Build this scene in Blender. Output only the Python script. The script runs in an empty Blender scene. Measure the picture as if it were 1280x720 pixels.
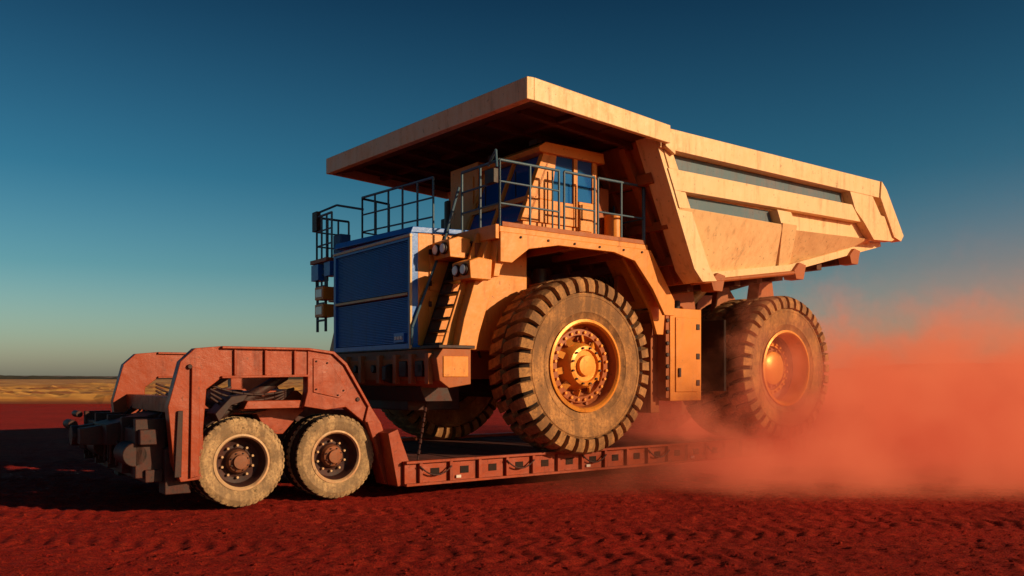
import bpy, bmesh, math, random
from mathutils import Vector, Matrix, noise
random.seed(4)
R_=math.radians
scene=bpy.context.scene
# ------------------------------------------------------------------ helpers
class NT:
    def __init__(s,tree): s.t=tree; s.n=tree.nodes; s.l=tree.links
    def node(s,typ,**kw):
        n=s.n.new(typ)
        for k,v in kw.items():
            if k.startswith('i_'): n.inputs[k[2:].replace('_',' ')].default_value=v
            else: setattr(n,k,v)
        return n
    def link(s,a,b): s.l.new(a,b)
    def math(s,op,a,b=None,c=None,clamp=False):
        n=s.n.new('ShaderNodeMath'); n.operation=op; n.use_clamp=clamp
        for i,x in enumerate((a,b,c)):
            if x is None: continue
            if isinstance(x,(int,float)): n.inputs[i].default_value=x
            else: s.l.new(x,n.inputs[i])
        return n.outputs[0]
    def mix(s,fac,a,b,blend='MIX'):
        n=s.n.new('ShaderNodeMix'); n.data_type='RGBA'; n.blend_type=blend
        for idx,x in ((0,fac),(6,a),(7,b)):
            if isinstance(x,(int,float)): n.inputs[idx].default_value=x
            elif isinstance(x,tuple): n.inputs[idx].default_value=(*x,1) if len(x)==3 else x
            else: s.l.new(x,n.inputs[idx])
        return n.outputs[2]
    def ramp(s,x,p0,p1):
        n=s.n.new('ShaderNodeMapRange'); n.interpolation_type='SMOOTHSTEP'
        s.l.new(x,n.inputs[0]); n.inputs[1].default_value=p0; n.inputs[2].default_value=p1
        return n.outputs[0]
    def noise(s,vec,scale,detail=4,rough=.55):
        n=s.n.new('ShaderNodeTexNoise'); n.inputs['Scale'].default_value=scale
        n.inputs['Detail'].default_value=detail; n.inputs['Roughness'].default_value=rough
        if vec is not None: s.l.new(vec,n.inputs['Vector'])
        return n.outputs['Fac']
def new_mat(name):
    m=bpy.data.materials.new(name); m.use_nodes=True
    nt=NT(m.node_tree); b=m.node_tree.nodes['Principled BSDF']
    return m,nt,b
DUST=(.42,.12,.045)
def paint(name,col,dust=.35,dcol=DUST,rough=.45,metal=0.,scale=1.3,bump=.25,var=.25,low=0.2,spec=.3,dent=0.):
    m,nt,b=new_mat(name)
    g=nt.node('ShaderNodeNewGeometry'); pos=g.outputs['Position']
    n1=nt.noise(pos,scale,6,.65); n2=nt.noise(pos,scale*9,5,.7)
    mp=nt.node('ShaderNodeMapping'); mp.inputs['Scale'].default_value=(7,7,.7); nt.link(pos,mp.inputs['Vector'])
    n3=nt.noise(mp.outputs[0],1.0,5,.7)
    dark=tuple(c*(1-var) for c in col); lite=tuple(min(1,c*(1+var*.5)) for c in col)
    base=nt.mix(n1,dark,lite)
    sx=nt.node('ShaderNodeSeparateXYZ'); nt.link(pos,sx.inputs[0])
    hz=nt.math('MULTIPLY',nt.ramp(sx.outputs[2],3.2,0.2),low)
    f=nt.math('ADD',nt.math('MULTIPLY',n1,.5),nt.math('MULTIPLY',n3,.5))
    f=nt.math('ADD',nt.math('MULTIPLY',nt.ramp(f,.42,.62),dust),hz,clamp=True)
    f=nt.math('MULTIPLY',f,nt.ramp(n2,.2,.65))
    c=nt.mix(f,base,dcol)
    ch=nt.ramp(nt.noise(pos,14,3,.6),.65,.70)
    c=nt.mix(nt.math('MULTIPLY',ch,.6),c,tuple(x*.3 for x in col))
    c=nt.mix(nt.math('MULTIPLY',nt.ramp(n3,.54,.72),.5),c,tuple(x*.35 for x in col))
    nt.link(c,b.inputs['Base Color'])
    r=nt.math('ADD',nt.math('ADD',nt.math('MULTIPLY',f,.4),rough-.08),nt.math('MULTIPLY',n2,.2),clamp=True); nt.link(r,b.inputs['Roughness'])
    b.inputs['Metallic'].default_value=metal; b.inputs['Specular IOR Level'].default_value=spec
    h=n2
    if dent: h=nt.math('ADD',n2,nt.math('MULTIPLY',nt.noise(pos,2.2,2,.5),dent))
    bp=nt.node('ShaderNodeBump'); bp.inputs['Strength'].default_value=bump; bp.inputs['Distance'].default_value=.01
    nt.link(h,bp.inputs['Height']); nt.link(bp.outputs[0],b.inputs['Normal'])
    return m
M={}
M['cream']=paint('cream_body_paint',(.80,.53,.27),.45,dcol=(.60,.25,.09),rough=.42,low=.1,bump=.45,dent=7)
M['slot']=paint('blue_grey_recess',(.06,.12,.16),.2,rough=.45,low=0)  # darker blue-grey tone for the long recesses in the body sides
M['orange']=paint('orange_paint',(.72,.25,.032),.25,dcol=(.42,.11,.028),rough=.40,low=.15,bump=.35,dent=4)
M['dorange']=paint('dark_orange_paint',(.33,.085,.017),.4,rough=.5,low=.3)
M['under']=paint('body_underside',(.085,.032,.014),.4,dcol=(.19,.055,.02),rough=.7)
M['blue']=paint('blue_paint',(.005,.15,.55),.08,rough=.32,low=.02)
M['bluedark']=paint('radiator_core',(.006,.09,.30),.05,rough=.5,low=0)
M['rail']=paint('handrail_steel',(.05,.11,.16),.1,rough=.4,low=0)
M['dark']=paint('dark_steel',(.020,.012,.012),.3,dcol=(.17,.035,.02),rough=.5,low=.2)
M['trail']=paint('trailer_red_paint',(.36,.052,.011),.4,rough=.36,dcol=(.15,.018,.009),low=.1,bump=.4,dent=5,var=.4)
M['rim']=paint('wheel_rim_paint',(.80,.30,.04),.35,dcol=(.40,.12,.025),rough=.32,metal=.2,low=.1)
M['rimt']=paint('trailer_rim',(.60,.40,.22),.4,rough=.5)
M['rimd']=paint('trailer_hub',(.16,.07,.04),.4,rough=.5,metal=.3)
M['wood']=paint('deck_timber',(.06,.018,.012),.6,dcol=(.20,.022,.012),rough=.85)
M['tyre']=paint('tyre_dusty_rubber',(.20,.096,.040),.8,dcol=(.62,.30,.11),rough=.75,scale=2.5,bump=.7,low=.15)
M['tyred']=paint('tyre_groove_rubber',(.018,.011,.009),.2,dcol=(.10,.035,.016),rough=.9,low=.05)
M['tyret']=paint('trailer_tyre_rubber',(.18,.11,.06),.8,dcol=(.62,.40,.20),rough=.7,scale=4,bump=.4,low=.15)
M['trim']=paint('pale_trim',(.62,.40,.18),.1,rough=.4,low=0)
M['reflect']=paint('marker_white',(.7,.68,.62),.1,rough=.4)
def glass():
    m,nt,b=new_mat('window_glass')
    b.inputs['Base Color'].default_value=(.006,.08,.30,1); b.inputs['Roughness'].default_value=.08
    b.inputs['Specular IOR Level'].default_value=.7
    return m
M['glass']=glass()
def lens():
    m,nt,b=new_mat('lamp_lens'); b.inputs['Base Color'].default_value=(.75,.72,.65,1); b.inputs['Roughness'].default_value=.12
    return m
M['lens']=lens()

class Part:
    def __init__(s,name,parent,bevel=.012):
        s.name=name; s.parent=parent; s.bevel=bevel; s.bm=bmesh.new(); s.mats=[]
    def mi(s,k):
        if k not in s.mats: s.mats.append(k)
        return s.mats.index(k)
    def face(s,vs,mat,smooth=False):
        try: f=s.bm.faces.new(vs)
        except ValueError: return
        f.material_index=s.mi(mat); f.smooth=smooth
    def hexa(s,p,mat):
        v=[s.bm.verts.new(x) for x in p]
        for q in ((0,3,2,1),(4,5,6,7),(0,1,5,4),(1,2,6,5),(2,3,7,6),(3,0,4,7)):
            s.face([v[i] for i in q],mat)
        return s
    def box(s,u0,u1,v0,v1,w0,w1,mat):
        return s.hexa([(u0,v0,w0),(u1,v0,w0),(u1,v1,w0),(u0,v1,w0),(u0,v0,w1),(u1,v0,w1),(u1,v1,w1),(u0,v1,w1)],mat)
    def prism(s,poly,v0,v1,mat):
        a=[s.bm.verts.new((u,v0,w)) for u,w in poly]; b=[s.bm.verts.new((u,v1,w)) for u,w in poly]
        s.face(a,mat); s.face(list(reversed(b)),mat); n=len(poly)
        for i in range(n): s.face([a[i],b[i],b[(i+1)%n],a[(i+1)%n]],mat)
        return s
    def beam(s,p0,p1,a,b,mat):
        p0=Vector(p0);p1=Vector(p1);d=(p1-p0).normalized()
        up=Vector((0,0,1)) if abs(d.z)<.95 else Vector((1,0,0))
        x=d.cross(up).normalized()*a/2; y=x.cross(d).normalized()*b/2
        return s.hexa([p0-x-y,p0+x-y,p0+x+y,p0-x+y,p1-x-y,p1+x-y,p1+x+y,p1-x+y],mat)
    def tube(s,p0,p1,r,mat,seg=10,r1=None):
        p0=Vector(p0);p1=Vector(p1);d=(p1-p0).normalized(); r1=r if r1 is None else r1
        up=Vector((0,0,1)) if abs(d.z)<.9 else Vector((1,0,0))
        x=d.cross(up).normalized(); y=x.cross(d).normalized()
        A=[];B=[]
        for i in range(seg):
            t=2*math.pi*i/seg; o=x*math.cos(t)+y*math.sin(t)
            A.append(s.bm.verts.new(p0+o*r)); B.append(s.bm.verts.new(p1+o*r1))
        for i in range(seg): s.face([A[i],A[(i+1)%seg],B[(i+1)%seg],B[i]],mat,True)
        s.face(list(reversed(A)),mat); s.face(B,mat)
        return s
    def path(s,pts,r,mat,seg=8):
        for a,b in zip(pts[:-1],pts[1:]): s.tube(a,b,r,mat,seg)
        return s
    def curve(s,p0,p1,sag,r,mat,n=8):
        p0=Vector(p0);p1=Vector(p1);pts=[]
        for i in range(n+1):
            t=i/n; p=p0.lerp(p1,t); p.z-=sag*4*t*(1-t); pts.append(p)
        return s.path(pts,r,mat,6)
    def lathe(s,u,w,vc,sg,prof,mat,seg=72):
        rings=[]
        for r,y in prof:
            if r<1e-4: rings.append([s.bm.verts.new((u,vc+sg*y,w))]); continue
            rings.append([s.bm.verts.new((u+r*math.cos(2*math.pi*i/seg),vc+sg*y,w+r*math.sin(2*math.pi*i/seg))) for i in range(seg)])
        for k in range(len(prof)-1):
            a,b=rings[k],rings[k+1]; mt=mat[k] if isinstance(mat,list) else mat
            for i in range(seg):
                j=(i+1)%seg
                if len(b)==1: s.face([a[i],a[j],b[0]],mt,True)
                elif len(a)==1: s.face([a[0],b[j],b[i]],mt,True)
                else: s.face([a[i],a[j],b[j],b[i]],mt,True)
        return s
    def bolts(s,u,w,vc,sg,rad,y0,y1,n,r,mat):
        for i in range(n):
            t=2*math.pi*(i+.5)/n; a=u+rad*math.cos(t); c=w+rad*math.sin(t)
            s.tube((a,vc+sg*y0,c),(a,vc+sg*y1,c),r,mat,6)
        return s
    def lugs(s,u,w,vc,sg,R,W,n,mat):
        out=[(R,.03,.42),(R*1.0,.22,.18),(R*.995,.40,.02),(R*.965,.50,0),(R*.90,.55,0),(R*.825,.555,0)]
        inn=[(R*.91,.03,.42),(R*.91,.22,.18),(R*.91,.38,.02),(R*.89,.44,0),(R*.87,.46,0),(R*.815,.47,0)]
        pitch=2*math.pi/n; K=len(out)
        for side in (1,-1):
            for i in range(n):
                tc=pitch*(i+(.5 if side<0 else 0)); h=.34*pitch*random.uniform(.96,1.04)
                def P(e,sd,k=1): 
                    r,y,sk=e; t=tc+sk*pitch*side+sd*h*k
                    return s.bm.verts.new((u+r*math.cos(t),vc+sg*side*y*W,w+r*math.sin(t)))
                oA=[P(e,-1,.92) for e in out]; oB=[P(e,1,.92) for e in out]
                iA=[P(e,-1,1.08) for e in inn]; iB=[P(e,1,1.08) for e in inn]
                for k in range(K-1):
                    s.face([oA[k],oA[k+1],oB[k+1],oB[k]],mat)
                    s.face([oA[k],iA[k],iA[k+1],oA[k+1]],mat); s.face([oB[k],oB[k+1],iB[k+1],iB[k]],mat)
                s.face([oA[0],oB[0],iB[0],iA[0]],mat); s.face([oA[-1],iA[-1],iB[-1],oB[-1]],mat)
        return s
    def done(s,bev=True):
        bmesh.ops.recalc_face_normals(s.bm,faces=s.bm.faces)
        me=bpy.data.meshes.new(s.name); s.bm.to_mesh(me); s.bm.free()
        for k in s.mats: me.materials.append(M[k])
        try: me.set_sharp_from_angle(angle=R_(38))
        except Exception: pass
        ob=bpy.data.objects.new(s.name,me); scene.collection.objects.link(ob); ob.parent=s.parent
        if s.bevel:
            md=ob.modifiers.new('bevel','BEVEL'); md.width=s.bevel; md.segments=2; md.limit_method='ANGLE'; md.angle_limit=R_(50); md.harden_normals=False
        return ob
def empty(name,loc,rz):
    e=bpy.data.objects.new(name,None); scene.collection.objects.link(e); e.location=loc; e.rotation_euler=(0,0,rz); return e

ANG=R_(36.5); ORG=(-.225,14.62,0)
truck=empty('mining_dump_truck',ORG,ANG)
trailer=empty('lowboy_trailer',ORG,ANG)
DK=.43   # trailer deck height
# ------------------------------------------------------------------ truck wheels
def haul_wheel(name,u,vc,sg,kind):
    R=1.35;W=.75;w=DK+R-.012
    p=Part(name,truck,0)
    half=[(R*.915,0),(R*.915,.40),(R*.885,.45),(R*.84,.47),(R*.815,.485),(R*.80,.50),(R*.795,.512),(R*.775,.512),(R*.77,.502),(R*.68,.495),(R*.62,.475),(R*.615,.482),(R*.60,.48),(R*.595,.468),(R*.54,.435),(R*.51,.40)]
    mats=['tyred','tyred','tyred','tyred']+['tyre']*11
    p.lathe(u,w,vc,sg,[(r,y*W) for r,y in half],mats,96)
    p.lathe(u,w,vc,-sg,[(r,y*W) for r,y in half],mats,96)
    p.lugs(u,w,vc,sg,R,W,37,'tyre')
    if kind=='front':
        pr=[(.66,-.3),(.70,.28),(.705,.345),(.665,.355),(.635,.32),(.625,.17),(.58,.12),(.565,.12),(.56,.20),(.47,.21),(.455,.12),(.375,.08),(.36,.14),(.335,.27),(.30,.33),(.25,.34),(.235,.30),(.16,.30),(.15,.36),(0,.37)]
        p.lathe(u,w,vc,sg,pr,['rim']*4+['dorange']*3+['rim','dorange','dorange','dorange']+['rim']*8,72)
        p.bolts(u,w,vc,sg,.515,.195,.245,24,.022,'rim')
        p.bolts(u,w,vc,sg,.595,.12,.18,12,.028,'dorange')
        p.bolts(u,w,vc,sg,.275,.33,.365,12,.018,'dark')
        p.bolts(u,w,vc,sg,.415,.09,.16,10,.03,'dorange')
        for k in range(10):
            t=2*math.pi*k/10+.2; p.beam((u+.45*math.cos(t),vc+sg*.16,w+.45*math.sin(t)),(u+.35*math.cos(t),vc+sg*.2,w+.35*math.sin(t)),.03,.1,'rim')
    else:
        pr=[(.66,-.3),(.70,.28),(.705,.345),(.665,.355),(.63,.31),(.615,.05),(.60,-.04),(.52,-.06),(.50,-.02),(.42,-.01),(.40,-.06),(.33,-.06),(.31,.05),(.24,.09),(.0,.10)]
        p.lathe(u,w,vc,sg,pr,['rim']*5+['dorange']*2+['rim']*2+['dorange']*2+['rim']*3,72)
        p.bolts(u,w,vc,sg,.46,-.02,.03,22,.022,'rim')
        p.bolts(u,w,vc,sg,.36,-.06,.0,14,.02,'dorange')
    p.done()
haul_wheel('front_wheel_near',0,-1.925,-1,'front')
haul_wheel('front_wheel_far',0,1.925,1,'front')
for n,v,s in (('rear_wheel_outer_near',-1.925,-1),('rear_wheel_inner_near',-1.12,-1),('rear_wheel_inner_far',1.12,1),('rear_wheel_outer_far',1.925,1)):
    haul_wheel(n,4.95,v,s,'rear')
# ------------------------------------------------------------------ chassis
p=Part('chassis',truck,.02)
for s in (-1,1):
    p.prism([(-2.2,1.55),(-2.2,2.1),(1.5,2.35),(4.2,2.75),(6.4,2.75),(6.6,2.5),(6.4,2.25),(4.4,2.15),(1.5,1.6)],s*.62-.17,s*.62+.17,'dorange')
    p.tube((0.0,s*1.12,1.5),(0.05,s*1.05,3.1),.17,'dorange',16); p.tube((0,s*1.12,2.3),(0.05,s*1.05,3.35),.12,'dark',16)
    p.tube((0,s*1.2,1.78),(0,s*1.6,1.78),.32,'dark',20)
    p.tube((-.55,s*.5,1.5),(-.4,s*1.5,1.45),.06,'dark')
    p.prism([(.25,1.55),(.4,2.9),(-.35,3.4),(-.5,3.4),(-.5,1.6)],s*.85-.1,s*.85+.1,'dorange')
    p.tube((5.5,s*.62,2.0),(5.9,s*.62,2.6),.13,'dark',14)
    p.prism([(5.7,2.6),(5.9,3.55),(6.3,3.65),(6.5,2.6)],s*.8-.14,s*.8+.14,'dorange')
    p.tube((2.0,s*1.0,1.7),(3.7,s*1.0,3.0),.15,'dark',14); p.tube((3.4,s*1.0,2.77),(4.1,s*1.0,3.3),.1,'trim',14)
    p.prism([(2.9,2.3),(2.95,3.1),(3.3,3.15),(3.5,2.4)],s*1.25-.05,s*1.25+.05,'dorange')
    p.prism([(4.2,2.7),(4.35,3.35),(4.6,3.4),(5.2,2.75)],s*1.1-.06,s*1.1+.06,'dorange')
    p.box(3.25,3.31,min(s*1.3,s*2.2),max(s*1.3,s*2.2),1.35,2.6,'tyred')
    p.prism([(1.3,2.9),(1.35,3.3),(3.2,3.15),(3.3,2.6),(3.1,2.6),(2.9,2.85)],s*1.5-.05,s*1.5+.05,'dorange')
p.tube((0,-1.3,1.45),(0,1.3,1.45),.2,'dark',16)
p.tube((4.95,-1.6,1.78),(4.95,1.6,1.78),.42,'dorange',24); p.tube((4.3,0,1.7),(5.7,0,1.8),.55,'dorange',20)
p.box(1.9,2.2,-.8,.8,1.7,2.3,'dorange'); p.box(3.3,3.6,-.8,.8,2.1,2.6,'dorange')
p.box(-1.5,1.2,-.5,.5,1.35,2.9,'dark'); p.box(-2.3,-1.4,-.9,.9,1.1,1.5,'dark')
for i in range(10): p.curve((-1.4+i*.28,-1.2,2.9),(-1.1+i*.3,-1.05+.05*i,1.9),random.uniform(.05,.25),.025,'dark')
for i in range(6): p.curve((1.3,-1.4+i*.1,3.3),(2.1+i*.1,-1.3+i*.1,2.3),.1,.03,'dark')
p.done()
p=Part('front_bumper',truck,.02)
p.prism([(-2.55,1.55),(-2.6,1.85),(-2.5,1.98),(-2.05,1.98),(-2.05,1.5),(-2.4,1.45)],-2.2,1.35,'dorange')
p.prism([(-2.35,1.25),(-2.45,1.46),(-2.0,1.48),(-1.9,1.25)],-1.5,1.1,'dark')
for v in (-2.0,-1.55,-1.1,-.6,.0,.5,.95):
    p.box(-2.64,-2.56,v-.05,v+.05,1.5,1.92,'dorange')
    p.tube((-2.62,v+.22,1.72),(-2.54,v+.22,1.72),.06,'dark',12)
for v in (-1.75,-1.3): p.box(-2.62,-2.55,v-.1,v+.1,1.6,1.82,'dark')
p.box(-2.5,-2.1,-2.215,-2.2,1.6,1.88,'orange')
p.box(-2.58,-2.0,-2.23,-1.75,1.985,2.03,'dark'); p.box(-2.5,-2.05,-1.7,1.2,1.985,2.02,'dark')
for v in (-.9,.6): p.prism([(-2.7,1.55),(-2.7,1.75),(-2.55,1.8),(-2.55,1.5)],v-.06,v+.06,'dark')
p.done()
# ------------------------------------------------------------------ hood + grille
p=Part('engine_hood',truck,.02)
p.box(-2.34,-.4,-1.31,1.22,2.0,3.72,'orange')
p.box(-2.38,-1.6,-1.335,-1.31,2.05,3.66,'orange')
p.box(-2.2,-1.72,-1.36,-1.335,2.2,2.75,'orange'); p.box(-2.2,-1.72,-1.36,-1.335,2.85,3.5,'orange')
for w in (2.3,2.65,2.95,3.4): p.box(-2.22,-2.17,-1.375,-1.36,w-.04,w+.04,'dark')
p.hexa([(-2.50,-1.33,3.66),(-1.2,-1.33,3.72),(-1.2,1.24,3.78),(-2.50,1.24,3.72),(-2.46,-1.33,3.75),(-1.2,-1.33,3.80),(-1.2,1.24,3.87),(-2.46,1.24,3.82)],'blue')
p.done()
p=Part('radiator_grille',truck,.005)
p.box(-2.37,-2.345,-1.25,1.18,2.05,3.64,'bluedark')
for v0,v1 in ((-1.33,-1.25),(1.16,1.24)): p.box(-2.50,-2.34,v0,v1,2.0,3.66,'blue')
p.box(-2.50,-2.34,-1.25,1.16,2.0,2.08,'blue'); p.box(-2.50,-2.34,-1.25,1.16,3.56,3.655,'blue')
p.box(-2.515,-2.34,-1.25,1.16,2.77,2.81,'trim'); p.box(-2.515,-2.47,-1.335,1.24,3.60,3.64,'trim')
p.box(-2.515,-2.48,-1.345,-1.31,2.0,3.6,'trim')
for k in range(60):
    w=2.09+k*.0246
    if 2.748<w+.012<2.825: continue
    p.hexa([(-2.47,-1.25,w),(-2.445,-1.25,w+.012),(-2.445,1.16,w+.012),(-2.47,1.16,w),(-2.47,-1.25,w+.017),(-2.445,-1.25,w+.029),(-2.445,1.16,w+.029),(-2.47,1.16,w+.017)],'blue')
for i,v in enumerate((-1.08,-1.0,-.92)):
    p.box(-2.525,-2.50,v-.03,v+.025,2.14,2.14+.05,'reflect')
p.box(-2.51,-2.46,-1.15,-.85,2.10,2.24,'blue')
p.done()
# ------------------------------------------------------------------ decks and fenders
p=Part('deck_and_fenders',truck,.015)
for s in (-1,1):
    a,b=(-2.32,-1.3) if s<0 else (1.3,2.32)
    p.box(-1.65,1.25,a,b,3.62,3.70,'orange')
    o0,o1=(-2.34,-2.28) if s<0 else (2.28,2.34)
    p.prism([(-1.65,3.62),(-1.65,3.2),(-1.45,3.2),(-1.15,3.42),(-.6,3.52),(.5,3.52),(.95,3.42),(1.35,3.0),(1.62,2.6),(1.85,2.6),(1.85,2.85),(1.3,3.62)],o0,o1,'orange')
    p.hexa([(1.25,a,3.62),(1.28,a,3.56),(1.28,b,3.56),(1.25,b,3.62),(1.88,a,2.8),(1.82,a,2.76),(1.82,b,2.76),(1.88,b,2.8)],'orange')
    p.prism([(.95,3.5),(1.3,3.55),(1.9,2.75),(1.85,2.3),(1.7,2.3),(1.55,2.7)],o0+.25*(1 if s<0 else -1),o1+.25*(1 if s<0 else -1),'orange')
    c0=s*2.0-.11
    p.prism([(-1.66,3.62),(-1.2,3.62),(-1.42,3.25),(-1.66,2.75),(-1.85,2.2),(-1.9,1.98),(-2.2,1.98),(-2.1,2.4),(-1.9,3.0)],c0,c0+.22,'orange')
    p.prism([(-1.62,3.6),(-1.5,3.6),(-1.62,3.0),(-1.72,3.0)],min(s*2.27,s*1.4),max(s*2.27,s*1.4),'orange')
    p.box(-1.72,-1.66,min(s*2.32,s*1.3),max(s*2.32,s*1.3),3.52,3.72,'orange')
    for u in (-1.0,-.3,.4,1.0): p.box(u-.04,u+.04,min(s*2.27,s*1.0),max(s*2.27,s*1.0),3.50,3.62,'dorange')
    for u in (-1.3,-.8,-.3,.2,.7,1.1): p.tube((u,s*2.33,3.57),(u,s*2.36,3.57),.02,'dark',6)
    p.box(-1.6,1.2,min(s*2.30,s*2.315),max(s*2.30,s*2.315),3.70,3.77,'dorange')
p.box(-1.2,1.25,-1.3,1.3,3.6,3.69,'under')
p.box(-2.4,-1.66,1.75,2.45,3.60,3.67,'dorange')
p.done()
p=Part('headlights',truck,.015)
for s in (-1,1):
    for (u,v,w) in ((-2.02,1.62,3.42),(-1.98,2.08,3.08)):
        v*=s
        p.prism([(u-.14,w-.14),(u-.16,w+.1),(u+.0,w+.16),(u+.22,w+.14),(u+.2,w-.14)],v-.22,v+.22,'orange')
        for dv in (-.1,.1):
            p.tube((u-.15,v+dv,w-.01),(u-.19,v+dv,w-.01),.085,'dark',16); p.tube((u-.18,v+dv,w-.01),(u-.2,v+dv,w-.01),.068,'lens',16)
p.box(-1.8,-1.68,-1.95,-1.85,2.9,3.5,'dorange')
p.done()
p=Part('access_ladder',truck,.008)
for v,m in ((-1.40,'dark'),(-1.90,'orange')):
    p.beam((-1.68,v,3.62),(-2.3,v,1.9),.05,.16,m)
for k in range(9):
    t=(k+.6)/9.5; u=-1.68+t*-.62; w=3.62-t*1.72
    p.box(u-.11,u+.09,-1.88,-1.42,w-.015,w+.015,'dark')
p.path([(-1.7,-1.36,4.4),(-1.95,-1.36,3.6),(-2.5,-1.37,2.3),(-2.5,-1.37,2.05)],.02,'rail')
p.done()
# ------------------------------------------------------------------ handrails
p=Part('handrails',truck,0)
def railrun(a,b,h,n,r=.018,z=3.70,mids=(.45,)):
    a=Vector((*a,z)) if len(a)==2 else Vector(a); b=Vector((*b,z)) if len(b)==2 else Vector(b); H=Vector((0,0,h))
    p.tube(a+H,b+H,r*1.15,'rail'); 
    for m in mids: p.tube(a+H*m,b+H*m,r*.8,'rail')
    for i in range(n+1):
        q=a.lerp(b,i/n); p.tube(q,q+H,r,'rail')
railrun((-1.62,-2.28),(-.55,-2.28),.93,2,mids=(.35,.68))
railrun((-.45,-2.28),(.15,-2.28),.93,1)
railrun((.22,-2.28),(1.2,-2.28),.93,2)
railrun((1.2,-2.28),(1.2,-1.6),.93,1)
railrun((-1.62,-2.28),(-1.62,-1.32),.93,2,mids=(.35,.68))
railrun((-1.62,-.5,3.8),(-1.62,1.95,3.9),.92,5,mids=(.33,.66))
railrun((-1.62,1.95,3.7),(-1.0,2.1,3.7),1.1,2)
railrun((-2.3,1.75,3.67),(-2.3,2.38,3.67),.78,3,mids=(.33,.66))
railrun((-2.3,2.38,3.67),(-1.66,2.42,3.67),.78,3,mids=(.33,.66))
railrun((-2.32,1.9,3.0),(-2.32,2.35,3.0),.6,2,mids=(.33,.66))
for w in (2.6,2.9,3.2,3.5): p.tube((-2.3,2.0,w),(-2.3,2.35,w),.02,'rail')
p.tube((-2.3,2.0,2.4),(-2.3,2.0,3.7),.025,'rail'); p.tube((-2.3,2.35,2.4),(-2.3,2.35,3.7),.025,'rail')
p.tube((1.2,-2.28,4.63),(1.2,-2.28,3.5),.03,'rail')
p.path([(-1.62,1.9,4.6),(-2.0,2.2,4.68),(-2.25,2.4,4.55)],.02,'rail')
p.path([(-1.62,-2.0,4.6),(-1.7,-2.3,4.75),(-1.72,-2.35,4.5)],.018,'rail')
p.done()
p=Part('mirrors_and_lamps',truck,.01)
p.box(-2.34,-2.26,2.3,2.5,4.2,4.55,'dark')
p.box(-1.78,-1.7,-2.36,-2.14,4.28,4.48,'dark')
for w in (2.75,3.05): p.box(-2.46,-2.25,1.75,2.1,w-.11,w+.11,'orange'); p.box(-2.47,-2.46,1.8,2.05,w-.07,w+.07,'lens')
p.box(-2.40,-2.2,2.1,2.4,3.3,3.58,'blue'); p.box(-2.0,-1.8,2.05,2.35,3.72,4.15,'bluedark')
p.box(-2.36,-2.2,1.7,1.95,3.35,3.6,'blue')
p.done()
# ------------------------------------------------------------------ cab
p=Part('operator_cab',truck,.018)
cv0,cv1=-2.0,-.45
def fu(w): return -1.02+(w-3.95)*(.44/1.08)
p.box(-.98,.5,cv0+.03,cv1,3.71,3.90,'orange'); p.box(.42,.5,cv0+.04,cv1-.02,3.9,4.95,'orange')
p.prism([(-.72,4.94),(-.76,5.0),(-.6,5.1),(.55,5.1),(.58,4.94)],cv0-.05,cv1+.03,'orange')
for v0,v1 in ((cv0,cv0+.1),(cv1-.09,cv1),(-1.27,-1.21)):
    p.hexa([(fu(3.9),v0,3.9),(fu(3.9)+.16,v0,3.9),(fu(3.9)+.16,v1,3.9),(fu(3.9),v1,3.9),(fu(4.95),v0,4.95),(fu(4.95)+.16,v0,4.95),(fu(4.95)+.16,v1,4.95),(fu(4.95),v1,4.95)],'orange')
p.hexa([(fu(4.24)-.02,cv0,4.20),(fu(4.24)+.1,cv0,4.20),(fu(4.24)+.1,cv1,4.20),(fu(4.24)-.02,cv1,4.20),(fu(4.28)-.02,cv0,4.28),(fu(4.28)+.1,cv0,4.28),(fu(4.28)+.1,cv1,4.28),(fu(4.28)-.02,cv1,4.28)],'orange')
p.hexa([(fu(3.9)+.05,cv0+.05,3.9),(fu(3.9)+.08,cv0+.05,3.9),(fu(3.9)+.08,cv1-.04,3.9),(fu(3.9)+.05,cv1-.04,3.9),(fu(4.95)+.05,cv0+.05,4.95),(fu(4.95)+.08,cv0+.05,4.95),(fu(4.95)+.08,cv1-.04,4.95),(fu(4.95)+.05,cv1-.04,4.95)],'glass')
p.prism([(fu(3.9)+.1,3.9),(fu(4.25)+.1,4.25),(-.03,4.25),(-.03,3.9)],cv0,cv0+.05,'orange')
p.prism([(fu(4.25)+.1,4.25),(fu(4.95)+.1,4.95),(-.36,4.95),(-.46,4.25)],cv0,cv0+.05,'orange')
p.box(-.03,.05,cv0-.01,cv0+.05,3.9,4.95,'orange')
p.box(.05,.42,cv0+.0,cv0+.05,3.78,4.30,'orange'); p.box(.36,.44,cv0,cv0+.05,4.3,4.95,'orange')
p.box(-.44,-.03,cv0+.02,cv0+.035,4.25,4.95,'glass'); p.box(.05,.36,cv0+.02,cv0+.035,4.3,4.95,'glass')
p.box(.07,.35,cv0-.02,cv0+.0,3.85,4.25,'orange'); p.tube((.1,cv0-.05,4.0),(.1,cv0-.05,4.25),.012,'dark')
p.path([(-.5,cv0-.07,3.75),(-.5,cv0-.07,4.7)],.014,'rail')
p.box(-.2,.1,-1.6,-.9,3.9,4.4,'dark')
p.box(-.72,.4,-.42,.42,3.72,5.12,'orange'); p.box(-.74,-.72,-.3,.3,3.9,4.9,'orange')
p.tube((-.3,.75,3.7),(-.3,.75,5.15),.13,'dark',16); p.tube((-.1,1.2,3.7),(-.1,1.2,4.8),.22,'dark',18)
p.box(.0,.9,.6,1.9,3.7,4.6,'dark')
p.box(.55,.8,-1.9,-1.2,3.7,4.6,'dorange'); p.tube((.9,-1.2,3.7),(.9,-1.2,4.7),.18,'dark',16); p.tube((.75,-2.05,3.7),(.75,-2.05,4.15),.14,'orange',16)
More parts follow.
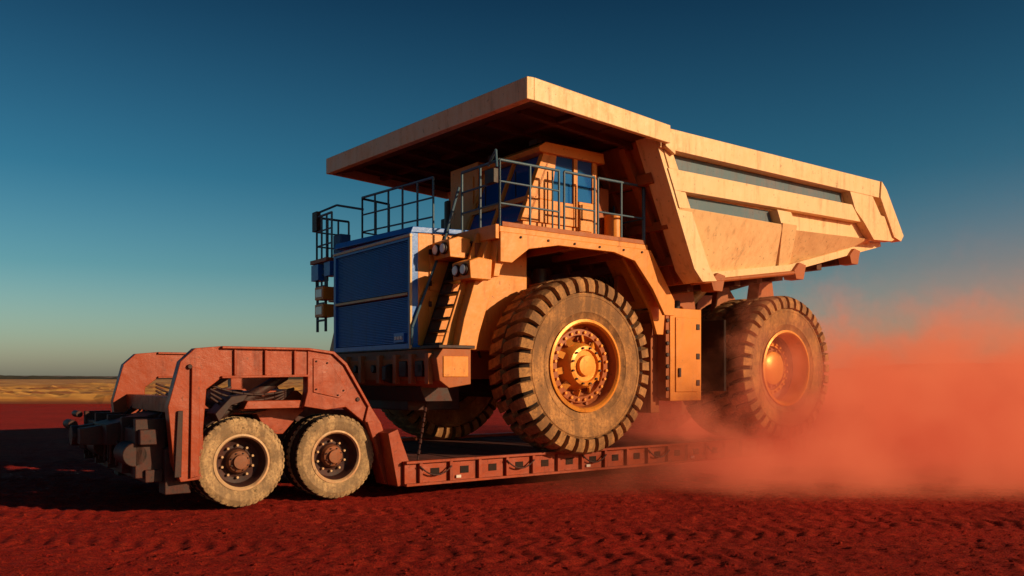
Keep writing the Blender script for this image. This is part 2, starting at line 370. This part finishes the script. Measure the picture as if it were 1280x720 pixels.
for i in range(5): p.curve((.5,-1.8+i*.12,4.5),(1.2,-1.9+i*.2,3.8),.15,.022,'dark')
for v in (-1.7,-.9): p.tube((fu(4.3)-.03,v,4.3),(fu(4.75)-.03,v+.25,4.75),.01,'dark')
p.box(-.66,-.56,-1.9,-1.7,5.1,5.18,'dark'); p.box(-.66,-.56,-.8,-.6,5.1,5.18,'dark')
p.done()
# ------------------------------------------------------------------ dump body
p=Part('dump_body',truck,.02)
VN=-2.88; VF=2.95
def side(vo,sg):
    def pr(poly,d0,d1,m='cream'):
        a,b=vo+sg*d0,vo+sg*d1; p.prism(poly,min(a,b),max(a,b),m)
    pr([(.98,5.22),(7.08,5.22),(7.25,5.0),(7.05,4.3),(4.0,4.1),(1.45,4.1)],.17,.23)
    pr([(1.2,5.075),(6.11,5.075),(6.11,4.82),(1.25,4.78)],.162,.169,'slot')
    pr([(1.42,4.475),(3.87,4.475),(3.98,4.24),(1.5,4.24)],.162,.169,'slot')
    pr([(.80,5.40),(7.16,5.40),(7.28,5.22),(7.22,5.08),(.92,5.08)],-.02,.16)
    pr([(1.03,5.06),(1.22,5.06),(1.36,4.80),(1.15,4.80)],.0,.16)
    pr([(1.12,4.80),(6.2,4.84),(6.5,4.55),(1.27,4.48)],.0,.16)
    pr([(1.27,4.48),(1.42,4.48),(1.53,4.22),(1.38,4.22)],.0,.16)
    pr([(6.12,5.08),(6.9,5.08),(7.2,4.75),(7.55,4.72),(7.93,4.42),(7.6,4.28),(6.95,4.25),(6.6,4.55),(6.3,4.75)],-.01,.16)
    pr([(7.16,5.40),(7.34,5.26),(7.98,4.42),(7.88,4.30),(7.62,4.36),(7.12,5.08)],-.05,.16)
    pr([(3.88,4.48),(4.28,4.48),(4.42,4.27),(4.0,4.24)],.0,.16)
    bo=.42
    def low(u0,u1,wb0,wb1,wt0,wt1,ub0=None,ub1=None,th=.06,pf=0.0,m='cream'):
        ub0=u0 if ub0 is None else ub0; ub1=u1 if ub1 is None else ub1
        a=vo+sg*pf; b=vo+sg*(bo+pf)
        p.hexa([(ub0,b,wb0),(ub1,b,wb1),(ub1,b+sg*th,wb1),(ub0,b+sg*th,wb0),(u0,a,wt0),(u1,a,wt1),(u1,a+sg*th,wt1),(u0,a+sg*th,wt0)],m)
    low(1.38,4.2,3.12,3.50,4.24,4.24,ub0=2.05,ub1=4.6,pf=.0,th=.2)
    low(4.2,7.0,3.5,4.25,4.20,4.28,ub0=4.6,ub1=7.7,pf=.10,th=.12)
    low(4.0,4.42,3.44,3.58,4.26,4.26,ub0=4.45,ub1=4.8,pf=-.03,th=.12)
    a=vo+sg*(bo-.03)
    p.beam((2.0,a,3.08),(4.7,a,3.50),.16,.14,'cream'); p.beam((4.7,a,3.50),(7.75,a,4.30),.16,.14,'cream')
    p.tube((2.0,a-sg*.10,2.99),(4.75,a-sg*.10,3.40),.045,'dorange',10)
    for u,w in ((4.9,3.50),(6.7,3.97),(2.6,3.1)):
        p.prism([(u-.16,w-.05),(u-.1,w-.22),(u+.12,w-.22),(u+.2,w+.08),(u,w+.12)],min(a-sg*.14,a+sg*.12),max(a-sg*.14,a+sg*.12),'dorange')
    pr([(.80,5.35),(1.10,5.35),(2.12,3.25),(2.3,3.02),(1.95,2.98),(1.75,3.2)],.02,.42,'cream')
side(VN,1); side(VF,-1)
p.hexa([(.86,VN+.1,5.25),(.94,VN+.1,5.3),(.94,VF-.1,5.3),(.86,VF-.1,5.25),(2.05,VN+.42,3.0),(2.15,VN+.42,3.0),(2.15,VF-.42,3.0),(2.05,VF-.42,3.0)],'dorange')
for v in (-2.2,-1.6,-1.0,-.4,.2,.8,1.4,2.0): p.beam((.82,v,5.2),(2.0,v,3.02),.14,.12,'dorange')
for w in (4.7,4.0,3.4):
    u=.86+(5.25-w)*.53; p.box(u-.1,u+.05,VN+.3,VF-.3,w-.08,w+.08,'dorange')
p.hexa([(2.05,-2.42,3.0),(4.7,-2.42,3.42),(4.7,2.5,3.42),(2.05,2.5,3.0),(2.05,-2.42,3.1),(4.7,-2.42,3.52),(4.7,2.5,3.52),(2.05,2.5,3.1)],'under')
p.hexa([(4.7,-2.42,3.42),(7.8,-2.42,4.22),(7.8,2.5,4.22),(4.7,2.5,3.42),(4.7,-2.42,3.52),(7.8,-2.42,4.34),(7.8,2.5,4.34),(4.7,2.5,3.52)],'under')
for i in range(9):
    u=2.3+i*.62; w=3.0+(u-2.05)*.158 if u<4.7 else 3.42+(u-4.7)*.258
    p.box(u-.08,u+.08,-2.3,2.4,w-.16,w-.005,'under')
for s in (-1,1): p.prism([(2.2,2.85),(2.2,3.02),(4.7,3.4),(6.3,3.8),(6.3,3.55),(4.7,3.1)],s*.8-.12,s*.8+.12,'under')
ob=p.done()
for v in ob.data.vertices:
    if v.co.z<4.1: v.co.z+=.13*(4.1-v.co.z)/1.1
    if v.co.x>1: v.co.x=1+(v.co.x-1)*.98
p=Part('body_canopy',truck,.018)
T=.035
cn,cf=-3.06,3.24
def cp(u,v,w): return (u,v,w+T*v)
def slab(u0,u1,v0,v1,a0,a1,b0,b1,m):
    p.hexa([cp(u0,v0,a0),cp(u1,v0,a1),cp(u1,v1,a1),cp(u0,v1,a0),cp(u0,v0,b0),cp(u1,v0,b1),cp(u1,v1,b1),cp(u0,v1,b0)],m)
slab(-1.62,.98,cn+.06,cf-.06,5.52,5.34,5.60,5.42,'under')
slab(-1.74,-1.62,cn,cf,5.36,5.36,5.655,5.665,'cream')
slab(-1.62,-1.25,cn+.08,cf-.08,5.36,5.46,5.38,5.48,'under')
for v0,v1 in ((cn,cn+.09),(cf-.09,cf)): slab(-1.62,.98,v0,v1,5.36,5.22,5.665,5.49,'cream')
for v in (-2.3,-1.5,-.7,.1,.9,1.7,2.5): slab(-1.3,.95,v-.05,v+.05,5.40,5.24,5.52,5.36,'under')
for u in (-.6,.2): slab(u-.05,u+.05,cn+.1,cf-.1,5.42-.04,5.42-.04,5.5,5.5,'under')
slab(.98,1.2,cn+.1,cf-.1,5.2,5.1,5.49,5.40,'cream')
p.done()
p=Part('fuel_tank',truck,.02)
p.box(1.98,2.75,-2.12,-1.2,1.2,2.75,'orange'); p.box(1.9,1.98,-2.1,-1.5,1.25,2.7,'dorange')
for k in range(7): p.tube((1.93,-2.125,1.4+k*.19),(1.93,-2.09,1.4+k*.19),.035,'dark',10)
p.box(2.1,2.65,-2.14,-2.12,1.35,2.6,'orange'); p.box(2.15,2.2,-2.17,-2.14,1.6,1.75,'dark')
for w in (1.5,1.95,2.45): p.box(2.60,2.68,-2.155,-2.14,w-.05,w+.05,'dark')
p.tube((2.35,-1.9,2.75),(2.35,-1.9,2.9),.08,'dark',12)
p.box(2.0,2.9,1.2,2.1,1.2,2.7,'dorange'); p.tube((3.0,-1.6,2.2),(3.0,-.9,2.2),.2,'dark',16)
p.box(1.75,1.95,-1.9,-1.6,1.0,2.5,'dorange')
for i in range(5): p.curve((2.8,-2.0+i*.12,2.6),(3.6,-1.2+i*.1,2.3),.2,.03,'dark')
p.done()
# ------------------------------------------------------------------ TRAILER
def road_wheel(name,u,vc,sg,R=.55,par=trailer,dual=True):
    p=Part(name,par,0); W=.27; k=R/.55
    for j,c in enumerate((vc,vc-sg*.31) if dual else (vc,)):
        tread=[(.545,0),(.545,.03),(.53,.032),(.53,.045),(.545,.047),(.545,.085),(.53,.087),(.53,.10),(.545,.102),(.54,.122),(.52,.137),(.48,.147),(.475,.15),(.46,.15),(.455,.147),(.42,.148),(.375,.138),(.34,.118)]
        tread=[(r*k,y) for r,y in tread]
        p.lathe(u,R,c,sg,tread,['tyred']*9+['tyret']*8,56); p.lathe(u,R,c,-sg,tread,['tyred']*9+['tyret']*8,56)
        for i in range(40):
            t=2*math.pi*i/40
            for sd in (1,-1):
                q=[]
                for (r,y) in ((.552,.105),(.545,.13),(.515,.148),(.515,.13),(.535,.10)):
                    q.append((r*k,y))
                h=.045
                A=[p.bm.verts.new((u+r*math.cos(t-h),c+sg*sd*y,R+r*math.sin(t-h))) for r,y in q]
                B=[p.bm.verts.new((u+r*math.cos(t+h),c+sg*sd*y,R+r*math.sin(t+h))) for r,y in q]
                for a in range(5): p.face([A[a],A[(a+1)%5],B[(a+1)%5],B[a]],'tyret')
                p.face(A,'tyret'); p.face(B[::-1],'tyret')
        if j==0:
            pr=[(.32,-.1),(.345,.10),(.348,.135),(.325,.14),(.305,.115),(.29,.02),(.27,-.05),(.20,-.08),(.17,-.07),(.15,-.02),(.13,.04),(.09,.06),(.085,.10),(0,.105)]
            p.lathe(u,R,c,sg,[(r*k,y) for r,y in pr],['rimt']*4+['dark']*5+['rimd']*4,48)
            p.bolts(u,R,c,sg,.20*k,-.08,-.02,10,.016,'rimt'); p.bolts(u,R,c,sg,.11*k,.04,.07,8,.01,'dark')
        else:
            p.lathe(u,R,c,sg,[(.34*k,-.12),(.3*k,0),(0,.02)],'dark',32)
    return p.done()
for i,u in enumerate((-4.99,-3.74)):
    road_wheel(f'trailer_wheel_near_{i+1}',u,-1.42,-1); road_wheel(f'trailer_wheel_far_{i+1}',u,1.42,1)
for i,u in enumerate((7.7,8.7)):
    road_wheel(f'trailer_rear_wheel_near_{i+1}',u,-1.5,-1,.42); road_wheel(f'trailer_rear_wheel_far_{i+1}',u,1.5,1,.42)
p=Part('gooseneck',trailer,.015)
for s in (-1,1):
    def pr(poly,d0,d1,m='trail'):
        a,b=s*d0,s*d1; p.prism(poly,min(a,b),max(a,b),m)
    pr([(-5.86,1.25),(-5.72,1.78),(-5.55,1.94),(-5.25,1.97),(-4.15,1.97),(-4.15,1.60),(-5.25,1.58),(-5.42,1.45),(-5.46,.95),(-5.44,.38),(-5.72,.36),(-5.80,.6)],1.40,1.56)
    pr([(-5.62,.40),(-5.60,1.72),(-5.50,1.70),(-5.52,.42)],1.56,1.60)
    pr([(-5.80,.42),(-5.76,1.2),(-5.70,1.2),(-5.72,.42)],1.56,1.60,'dark')
    pr([(-4.15,1.97),(-3.80,1.93),(-3.62,1.78),(-3.28,1.22),(-3.14,1.0),(-3.34,.98),(-3.62,1.20),(-3.9,1.17),(-4.2,1.22),(-4.15,1.42)],1.42,1.58)
    pr([(-3.30,1.24),(-3.12,.98),(-2.84,.16),(-3.06,.14),(-3.22,.7),(-3.36,1.02)],1.36,1.62)
    pr([(-5.25,1.97),(-4.15,1.97),(-3.80,1.93),(-3.62,1.78),(-3.28,1.22),(-3.31,1.20),(-3.65,1.75),(-3.82,1.895),(-4.15,1.94),(-5.25,1.94)],1.36,1.62)
    pr([(-5.25,1.58),(-4.15,1.60),(-4.15,1.63),(-5.25,1.61)],1.36,1.61)
    # stiffener ribs and a bolted cover plate
    for u in (-5.1,-4.72,-4.34): pr([(u,1.62),(u,1.93),(u+.03,1.93),(u+.03,1.62)],1.561,1.60)
    pr([(-4.08,1.84),(-3.86,1.82),(-3.60,1.42),(-3.72,1.32),(-4.08,1.40)],1.581,1.595)
    for (a,b) in ((-4.04,1.80),(-3.89,1.78),(-3.66,1.42),(-3.74,1.36),(-4.04,1.44)): p.tube((a,s*1.595,b),(a,s*1.612,b),.014,'dark',6)
    pr([(-3.34,1.0),(-3.18,.55),(-3.15,.55),(-3.26,1.0)],1.621,1.65)
    pr([(-5.2,1.12),(-5.1,1.28),(-4.75,1.42),(-4.1,1.42),(-3.9,1.25),(-4.05,1.12),(-4.3,.85),(-4.5,.85),(-4.65,1.12)],.92,1.12)
    pr([(-4.9,1.3),(-4.2,1.3),(-4.15,1.2),(-4.95,1.2)],1.15,1.5,'trail')
    pr([(-5.3,1.15),(-5.1,1.36),(-4.9,1.38),(-4.95,1.30),(-5.1,1.25),(-5.25,1.05)],1.15,1.5,'dark')
    pr([(-4.6,.5),(-4.5,1.2),(-4.25,1.2),(-4.1,.5)],.75,.92,'dark')
    p.box(-5.0,-3.7,min(s*.82,s*.95),max(s*.82,s*.95),.45,.65,'dark')
    p.tube((-5.35,s*1.2,1.0),(-4.3,s*1.2,1.62),.07,'dark',12); p.tube((-4.5,s*1.2,1.5),(-4.05,s*1.2,1.75),.045,'reflect',12)
    for (a,b) in ((-5.62,1.72),(-3.45,1.3)): p.tube((a,s*1.56,b),(a,s*1.60,b),.03,'dark',8)
    for i in range(4): p.curve((-5.3,s*1.3,1.5-.05*i),(-4.2,s*1.25,1.45),.1+.05*i,.018,'dark')
p.box(-5.68,-5.48,-1.40,1.40,1.15,1.35,'trail'); p.box(-4.3,-4.15,-1.40,1.40,1.65,1.85,'dark')
p.box(-3.5,-3.3,-1.40,1.40,.9,1.15,'trail')
p.prism([(-6.3,.75),(-6.3,1.0),(-5.6,1.15),(-4.2,1.15),(-3.2,.9),(-2.85,.4),(-2.85,.16),(-3.2,.3),(-4.3,.75)],-.42,.42,'dark')
for u in (-4.99,-3.74): p.tube((u,-1.3,.55),(u,1.3,.55),.1,'dark',14)
for u in (-4.7,-4.0): p.tube((u,-.6,1.28),(u,.5,1.28),.15,'dark',18)
p.done()
p=Part('hitch_gear',trailer,.01)
p.box(-6.12,-5.92,-1.35,2.0,.80,.98,'dark'); p.box(-6.05,-5.85,-1.3,1.5,.35,.5,'dark')
for v in (-1.2,-.5,.3,1.1,1.9): p.box(-6.15,-5.8,v-.05,v+.05,.4,1.1,'dark')
p.prism([(-6.55,.75),(-6.55,.95),(-5.8,1.05),(-5.8,.7)],.35,.55,'dark'); p.prism([(-6.55,.75),(-6.55,.95),(-5.8,1.05),(-5.8,.7)],-.15,.05,'dark')
p.tube((-6.6,.2,.85),(-6.5,.2,.85),.13,'dark',14)
for v in (-.95,.75,1.5): p.tube((-6.15,v-.3,.68),(-6.15,v+.2,.68),.14,'dark',18)
p.tube((-6.3,1.9,.9),(-6.3,2.35,.9),.07,'dark'); p.tube((-6.2,2.0,1.05),(-6.2,2.35,1.05),.05,'dark')
for i in range(16):
    v=-1.1+i*.19; p.curve((-6.1,v,1.0),(-5.6,v+random.uniform(-.3,.3),1.2+random.uniform(-.1,.1)),random.uniform(.1,.35),.02,'dark')
for i in range(8): p.curve((-6.2,-.9+i*.35,.8),(-6.15,-.6+i*.35,.75),.28,.02,'dark')
p.box(-5.85,-5.55,-1.38,-1.1,.2,.75,'dark'); p.box(-5.85,-5.55,1.1,1.38,.2,.75,'dark')
p.done()
p=Part('trailer_deck',trailer,.008)
for i in range(46):
    u=-2.9+i*.215; p.box(u,u+.20,-1.86,1.86,.36,DK-.006-random.random()*.006,'wood')
for s in (-1,1):
    def pr(poly,d0,d1,m='trail'):
        a,b=s*d0,s*d1; p.prism(poly,min(a,b),max(a,b),m)
    pr([(-2.95,.14),(-2.95,.47),(7.1,.47),(7.1,.14)],1.90,1.96,'trail')
    pr([(-2.95,.44),(-2.95,.475),(7.1,.475),(7.1,.44)],1.961,2.02); pr([(-2.95,.14),(-2.95,.175),(7.1,.175),(7.1,.14)],1.961,2.02)
    for i in range(21):
        u=-2.75+i*.48; pr([(u,.175),(u,.44),(u+.05,.44),(u+.05,.175)],1.961,2.015)
        pr([(u+.20,.26),(u+.20,.36),(u+.34,.36),(u+.34,.26)],1.961,1.968,'tyred')
        if i%5==1: pr([(u+.12,.2),(u+.12,.24),(u+.2,.24),(u+.2,.2)],1.969,1.99,'reflect')
        if i%3==0: p.curve((u,s*2.03,.4),(u+.5,s*2.03,.38),.12,.012,'dark')
    pr([(-2.95,.18),(-2.95,.34),(7.3,.34),(7.3,.18)],.5,.7,'dark')
    pr([(-3.02,.14),(-3.16,.85),(-3.02,.9),(-2.72,.14)],1.62,1.9)
    pr([(7.1,.3),(7.1,.47),(9.3,.98),(9.3,.86),(7.5,.86),(7.3,.5)],.2,1.2,'trail')
for u in (7.7,8.7): p.tube((u,-1.4,.42),(u,1.4,.42),.09,'dark',12)
# chains and chain binders holding the load
for (a,b) in (((-2.6,-1.7,.45),(-2.0,-1.0,1.45)),((-2.6,1.7,.45),(-2.0,1.0,1.45)),((6.8,-1.7,.45),(6.2,-.9,2.3))):
    A=Vector(a);B=Vector(b)
    for k in range(14):
        q0=A.lerp(B,k/14); q1=A.lerp(B,(k+.8)/14); p.tube(q0,q1,.022 if k%2 else .014,'dark',6)
p.done()

# ------------------------------------------------------------------ GROUND
def axis(lo,hi,step,far,g=1.09,farneg=None):
    a=[lo+i*step for i in range(int((hi-lo)/step)+1)]
    b=[];x=a[-1];d=step
    while x<far: d*=g; x+=d; b.append(x)
    c=[];x=a[0];d=step; fn=farneg if farneg is not None else -far
    while x>fn: d*=g; x-=d; c.append(x)
    return c[::-1]+a+b
xs=axis(-8.0,8.8,.037,5000,1.10); ys=axis(6.2,11.5,.03,6000,1.055,-200)
def gh(x,y):
    d=max(0,(y-15)/25,(abs(x-1)-9)/22,(5-y)/6)
    if d>=1: return -.03
    f=1-d
    n=noise.noise(Vector((x*.5,y*.5,0)))*.05
    n+=noise.noise(Vector((x*2.2,y*3.2,4)))*.018
    n+=noise.noise(Vector((x*8,y*11,7)))*.012
    c=noise.noise(Vector((x*19,y*19,2)))
    n+=max(0,c-.02)*.034
    yy=y+.13*x+.22*noise.noise(Vector((x*.22,y*.2,9)))
    n+=math.sin(yy*2*math.pi/.27)*.012*max(0,min(1,.5+1.6*noise.noise(Vector((x*.15,yy*.7,3)))))
    for c0,sl,wd in ((7.7,-.10,.30),(9.5,-.02,.26),(10.2,-.02,.26),(8.5,.16,.30)):
        q=(y-(c0+sl*x+.008*x*x))/wd
        if abs(q)<1.5:
            e=max(0,min(1,(1.5-abs(q))*1.5))*max(0,min(1,.6+2*noise.noise(Vector((x*.4,c0,5)))))
            n=n*(1-.35*e)+e*(-.018+.012*math.sin((x+abs(q)*.12+.03*noise.noise(Vector((x*2,y*2,1))))*2*math.pi/.24))
            n+=.016*math.exp(-((abs(q)-1.3)*4)**2)*e
    return n*f-.03
verts=[];faces=[]
for y in ys:
    for x in xs: verts.append((x,y,gh(x,y)))
nx=len(xs)
for j in range(len(ys)-1):
    for i in range(nx-1):
        a=j*nx+i; faces.append((a,a+1,a+nx+1,a+nx))
me=bpy.data.meshes.new('ground'); me.from_pydata(verts,[],faces); me.update()
me.polygons.foreach_set('use_smooth',[True]*len(me.polygons))
g=bpy.data.objects.new('ground',me); scene.collection.objects.link(g)
m,nt,b=new_mat('red_soil')
pos=nt.node('ShaderNodeNewGeometry').outputs['Position']
n1=nt.noise(pos,.35,5,.6); n2=nt.noise(pos,7,8,.7); n3=nt.noise(pos,55,5,.8)
c=nt.mix(nt.ramp(n1,.3,.7),(.26,.012,.008),(.46,.021,.012))
c=nt.mix(nt.ramp(n2,.4,.72),c,(.60,.045,.020))
c=nt.mix(nt.math('MULTIPLY',nt.ramp(n3,.48,.62),.8),c,(.05,.004,.005))
c=nt.mix(nt.math('MULTIPLY',nt.ramp(n3,.42,.32),.6),c,(.75,.09,.045))
nt.link(c,b.inputs['Base Color']); b.inputs['Roughness'].default_value=.95; b.inputs['Specular IOR Level'].default_value=.1
bp=nt.node('ShaderNodeBump'); bp.inputs['Strength'].default_value=1; bp.inputs['Distance'].default_value=.05
nt.link(nt.math('ADD',nt.math('MULTIPLY',n2,.7),n3),bp.inputs['Height']); nt.link(bp.outputs[0],b.inputs['Normal'])
me.materials.append(m)
bm=bmesh.new()
for i in range(3600):
    x=random.uniform(-8,9); y=6+7*random.random()**1.3
    r=random.uniform(.005,.014)*(1.8 if random.random()<.05 else 1)
    mt=Matrix.Translation((x,y,gh(x,y)+r*.25))@Matrix.Rotation(random.random()*6,4,'Z')@Matrix.Diagonal((r*random.uniform(.7,1.4),r,r*.75,1))
    res=bmesh.ops.create_icosphere(bm,subdivisions=1,radius=1,matrix=mt)
    for v in res['verts']: v.co+=Vector((random.uniform(-1,1),random.uniform(-1,1),random.uniform(-1,1)))*r*.25
me=bpy.data.meshes.new('soil_clods'); bm.to_mesh(me); bm.free(); me.materials.append(m)
o=bpy.data.objects.new('soil_clods',me); scene.collection.objects.link(o)

# wheat field
verts=[];faces=[]
fx=[-6-i*.8 for i in range(60)]; x=fx[-1];d=.8
while x>-900: d*=1.07; x-=d; fx.append(x)
fy=[52+i*.6 for i in range(60)]; y=fy[-1];d=.6
while y<620: d*=1.05; y+=d; fy.append(y)
for j,y in enumerate(fy):
    for i,x in enumerate(fx):
        e=0 if (j==0 or i==0) else 1
        h=.45+.25*noise.noise(Vector((x*.15,y*.3,0)))+.28*noise.noise(Vector((x*1.3,y*1.7,3)))
        h*=.55+.45*math.sin(y*2*math.pi/4.3+noise.noise(Vector((x*.05,y*.1,1)))*2)
        verts.append((x,y,max(.0,h)*e+ (-.1 if e==0 else .02)))
nx=len(fx)
for j in range(len(fy)-1):
    for i in range(nx-1):
        a=j*nx+i; faces.append((a,a+nx,a+nx+1,a+1))
me=bpy.data.meshes.new('wheat_field'); me.from_pydata(verts,[],faces); me.update()
o=bpy.data.objects.new('wheat_field',me); scene.collection.objects.link(o)
m,nt,b=new_mat('ripe_wheat'); pos=nt.node('ShaderNodeNewGeometry').outputs['Position']
sx=nt.node('ShaderNodeSeparateXYZ'); nt.link(pos,sx.inputs[0])
mp=nt.node('ShaderNodeMapping'); mp.inputs['Scale'].default_value=(.12,1.,1); nt.link(pos,mp.inputs['Vector'])
c=nt.mix(nt.ramp(nt.noise(mp.outputs[0],.5,5,.7),.35,.65),(.26,.065,.012),(.66,.33,.07))
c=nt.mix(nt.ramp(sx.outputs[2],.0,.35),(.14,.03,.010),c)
nt.link(c,b.inputs['Base Color']); b.inputs['Roughness'].default_value=.95
me.materials.append(m)
def ridge(name,x0,x1,y,depth,h,col,rough,seed,nseg=240,taper=True):
    verts=[];faces=[];rows=7
    for i in range(nseg+1):
        x=x0+(x1-x0)*i/nseg; t=i/nseg
        e=min(1,min(t,1-t)*6) if taper else 1
        H=h*e*(.65+.35*noise.noise(Vector((x*.004*rough,seed,0)))+.3*noise.noise(Vector((x*.05*rough,seed,2)))*(rough-.8))
        for k in range(rows):
            s=k/(rows-1); verts.append((x,y+depth*(s-.5)+noise.noise(Vector((x*.02,s*3,seed)))*depth*.1,max(-.2,H*math.sin(math.pi*s)**.8-.2)))
    for i in range(nseg):
        for k in range(rows-1):
            a=i*rows+k; faces.append((a,a+rows,a+rows+1,a+1))
    me=bpy.data.meshes.new(name); me.from_pydata(verts,[],faces); me.update()
    o=bpy.data.objects.new(name,me); scene.collection.objects.link(o)
    m,nt,b=new_mat(name+'_surface'); pos=nt.node('ShaderNodeNewGeometry').outputs['Position']
    c=nt.mix(nt.ramp(nt.noise(pos,.05,5,.7),.35,.65),tuple(q*.6 for q in col),col); nt.link(c,b.inputs['Base Color']); b.inputs['Roughness'].default_value=1
    me.materials.append(m); return o
ridge('tree_line',-900,-20,640,20,4.2,(.04,.035,.02),2.2,3,600)
ridge('hills',180,1700,900,260,26,(.42,.07,.05),1.0,8,200)
ridge('distant_hills',-1500,400,1900,300,9,(.12,.08,.06),1.0,5,200)

# ------------------------------------------------------------------ DUST volume
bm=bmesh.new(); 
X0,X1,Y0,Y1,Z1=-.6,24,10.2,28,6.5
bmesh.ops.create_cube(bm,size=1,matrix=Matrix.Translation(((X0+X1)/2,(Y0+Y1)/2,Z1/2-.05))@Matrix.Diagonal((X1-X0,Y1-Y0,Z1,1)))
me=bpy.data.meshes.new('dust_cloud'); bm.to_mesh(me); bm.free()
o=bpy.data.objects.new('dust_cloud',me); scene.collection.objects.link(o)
m=bpy.data.materials.new('self_lit_airborne_dust'); m.use_nodes=True; m.node_tree.nodes.clear(); nt=NT(m.node_tree)
pos=nt.node('ShaderNodeNewGeometry').outputs['Position']
sx=nt.node('ShaderNodeSeparateXYZ'); nt.link(pos,sx.inputs[0]); x,y,z=sx.outputs
n=nt.noise(pos,.70,5,.64)
hmax=nt.math('ADD',nt.math('MULTIPLY',nt.ramp(x,.0,5.0),1.65),.36)
lay=nt.math('SUBTRACT',1.0,nt.math('DIVIDE',z,hmax))
lay=nt.math('ADD',lay,nt.math('MULTIPLY',nt.math('SUBTRACT',n,.5),6.5))
lay=nt.math('MULTIPLY',nt.math('MAXIMUM',lay,0.0),.62)
lay=nt.math('MINIMUM',lay,1.3)
lay=nt.math('MULTIPLY',lay,nt.math('ADD',nt.ramp(x,1.8,4.2),.24))
haze=nt.math('MULTIPLY',nt.math('MULTIPLY',nt.ramp(z,6.2,.3),nt.ramp(x,4.5,11)),.045)
d=nt.math('ADD',nt.math('MULTIPLY',lay,nt.ramp(z,4.2,2.2)),haze)
d=nt.math('MULTIPLY',d,nt.ramp(x,-.5,3.0))
yf=nt.math('MULTIPLY',nt.ramp(y,10.4,12.2),nt.ramp(y,27.5,23))
d=nt.math('MULTIPLY',d,nt.math('MULTIPLY',yf,nt.ramp(x,23.8,19)))
pv=nt.node('ShaderNodeVolumePrincipled'); pv.inputs['Color'].default_value=(1,.40,.22,1); pv.inputs['Anisotropy'].default_value=.0
nt.link(d,pv.inputs['Density'])
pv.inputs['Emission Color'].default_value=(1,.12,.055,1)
nt.link(nt.math('MULTIPLY',d,.34),pv.inputs['Emission Strength'])  # red glow added to the dust in place of its multiple scattering
out=nt.node('ShaderNodeOutputMaterial'); nt.link(pv.outputs[0],out.inputs['Volume'])
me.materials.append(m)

# ------------------------------------------------------------------ light, sky
S=Vector((.90,-.43,0)).normalized(); EL=R_(17)
D=Vector((S.x*math.cos(EL),S.y*math.cos(EL),math.sin(EL)))
L=bpy.data.lights.new('sun','SUN'); L.energy=5; L.angle=R_(.6); L.color=(1,.71,.40)
lo=bpy.data.objects.new('sun',L); scene.collection.objects.link(lo); lo.rotation_euler=D.to_track_quat('Z','Y').to_euler()
w=bpy.data.worlds.new('World'); scene.world=w; w.use_nodes=True; nt=NT(w.node_tree)
bg=w.node_tree.nodes['Background']
sky=nt.node('ShaderNodeTexSky'); sky.sky_type='NISHITA'; sky.sun_disc=False; sky.sun_elevation=EL; sky.sun_rotation=math.atan2(S.x,S.y)
sky.air_density=1.2; sky.dust_density=1.5; sky.ozone_density=3.0
tc=nt.node('ShaderNodeTexCoord'); sz=nt.node('ShaderNodeSeparateXYZ'); nt.link(tc.outputs['Generated'],sz.inputs[0])
cr=nt.node('ShaderNodeValToRGB'); nt.link(sz.outputs[2],cr.inputs[0]); e=cr.color_ramp.elements
e[0].position=0; e[0].color=(1.45,1.35,1.35,1); e[1].position=1; e[1].color=(.14,.22,.32,1)
for ps,cl in ((.045,(1.0,1.18,1.2,1)),(.12,(.46,.84,.90,1)),(.22,(.19,.58,.68,1)),(.42,(.06,.22,.31,1))):
    q=e.new(ps); q.color=cl
c=nt.mix(1.0,sky.outputs[0],cr.outputs[0],'MULTIPLY')
gl=nt.math('MULTIPLY',nt.ramp(sz.outputs[0],.2,.95),nt.ramp(sz.outputs[2],.20,.0))
c=nt.mix(gl,c,nt.mix(1.0,c,(1.7,.78,.52),'MULTIPLY'))
nt.link(c,bg.inputs[0]); bg.inputs[1].default_value=.085
# ------------------------------------------------------------------ camera
cam=bpy.data.cameras.new('camera'); co=bpy.data.objects.new('camera',cam); scene.collection.objects.link(co)
co.location=(0,0,1.59); co.rotation_euler=(R_(90),0,0); cam.sensor_width=36; cam.lens=36*1060/1280; cam.shift_y=112/1280; cam.clip_end=20000; cam.clip_start=.1
scene.camera=co
scene.view_settings.view_transform='Standard'; scene.view_settings.look='None'; scene.view_settings.exposure=0
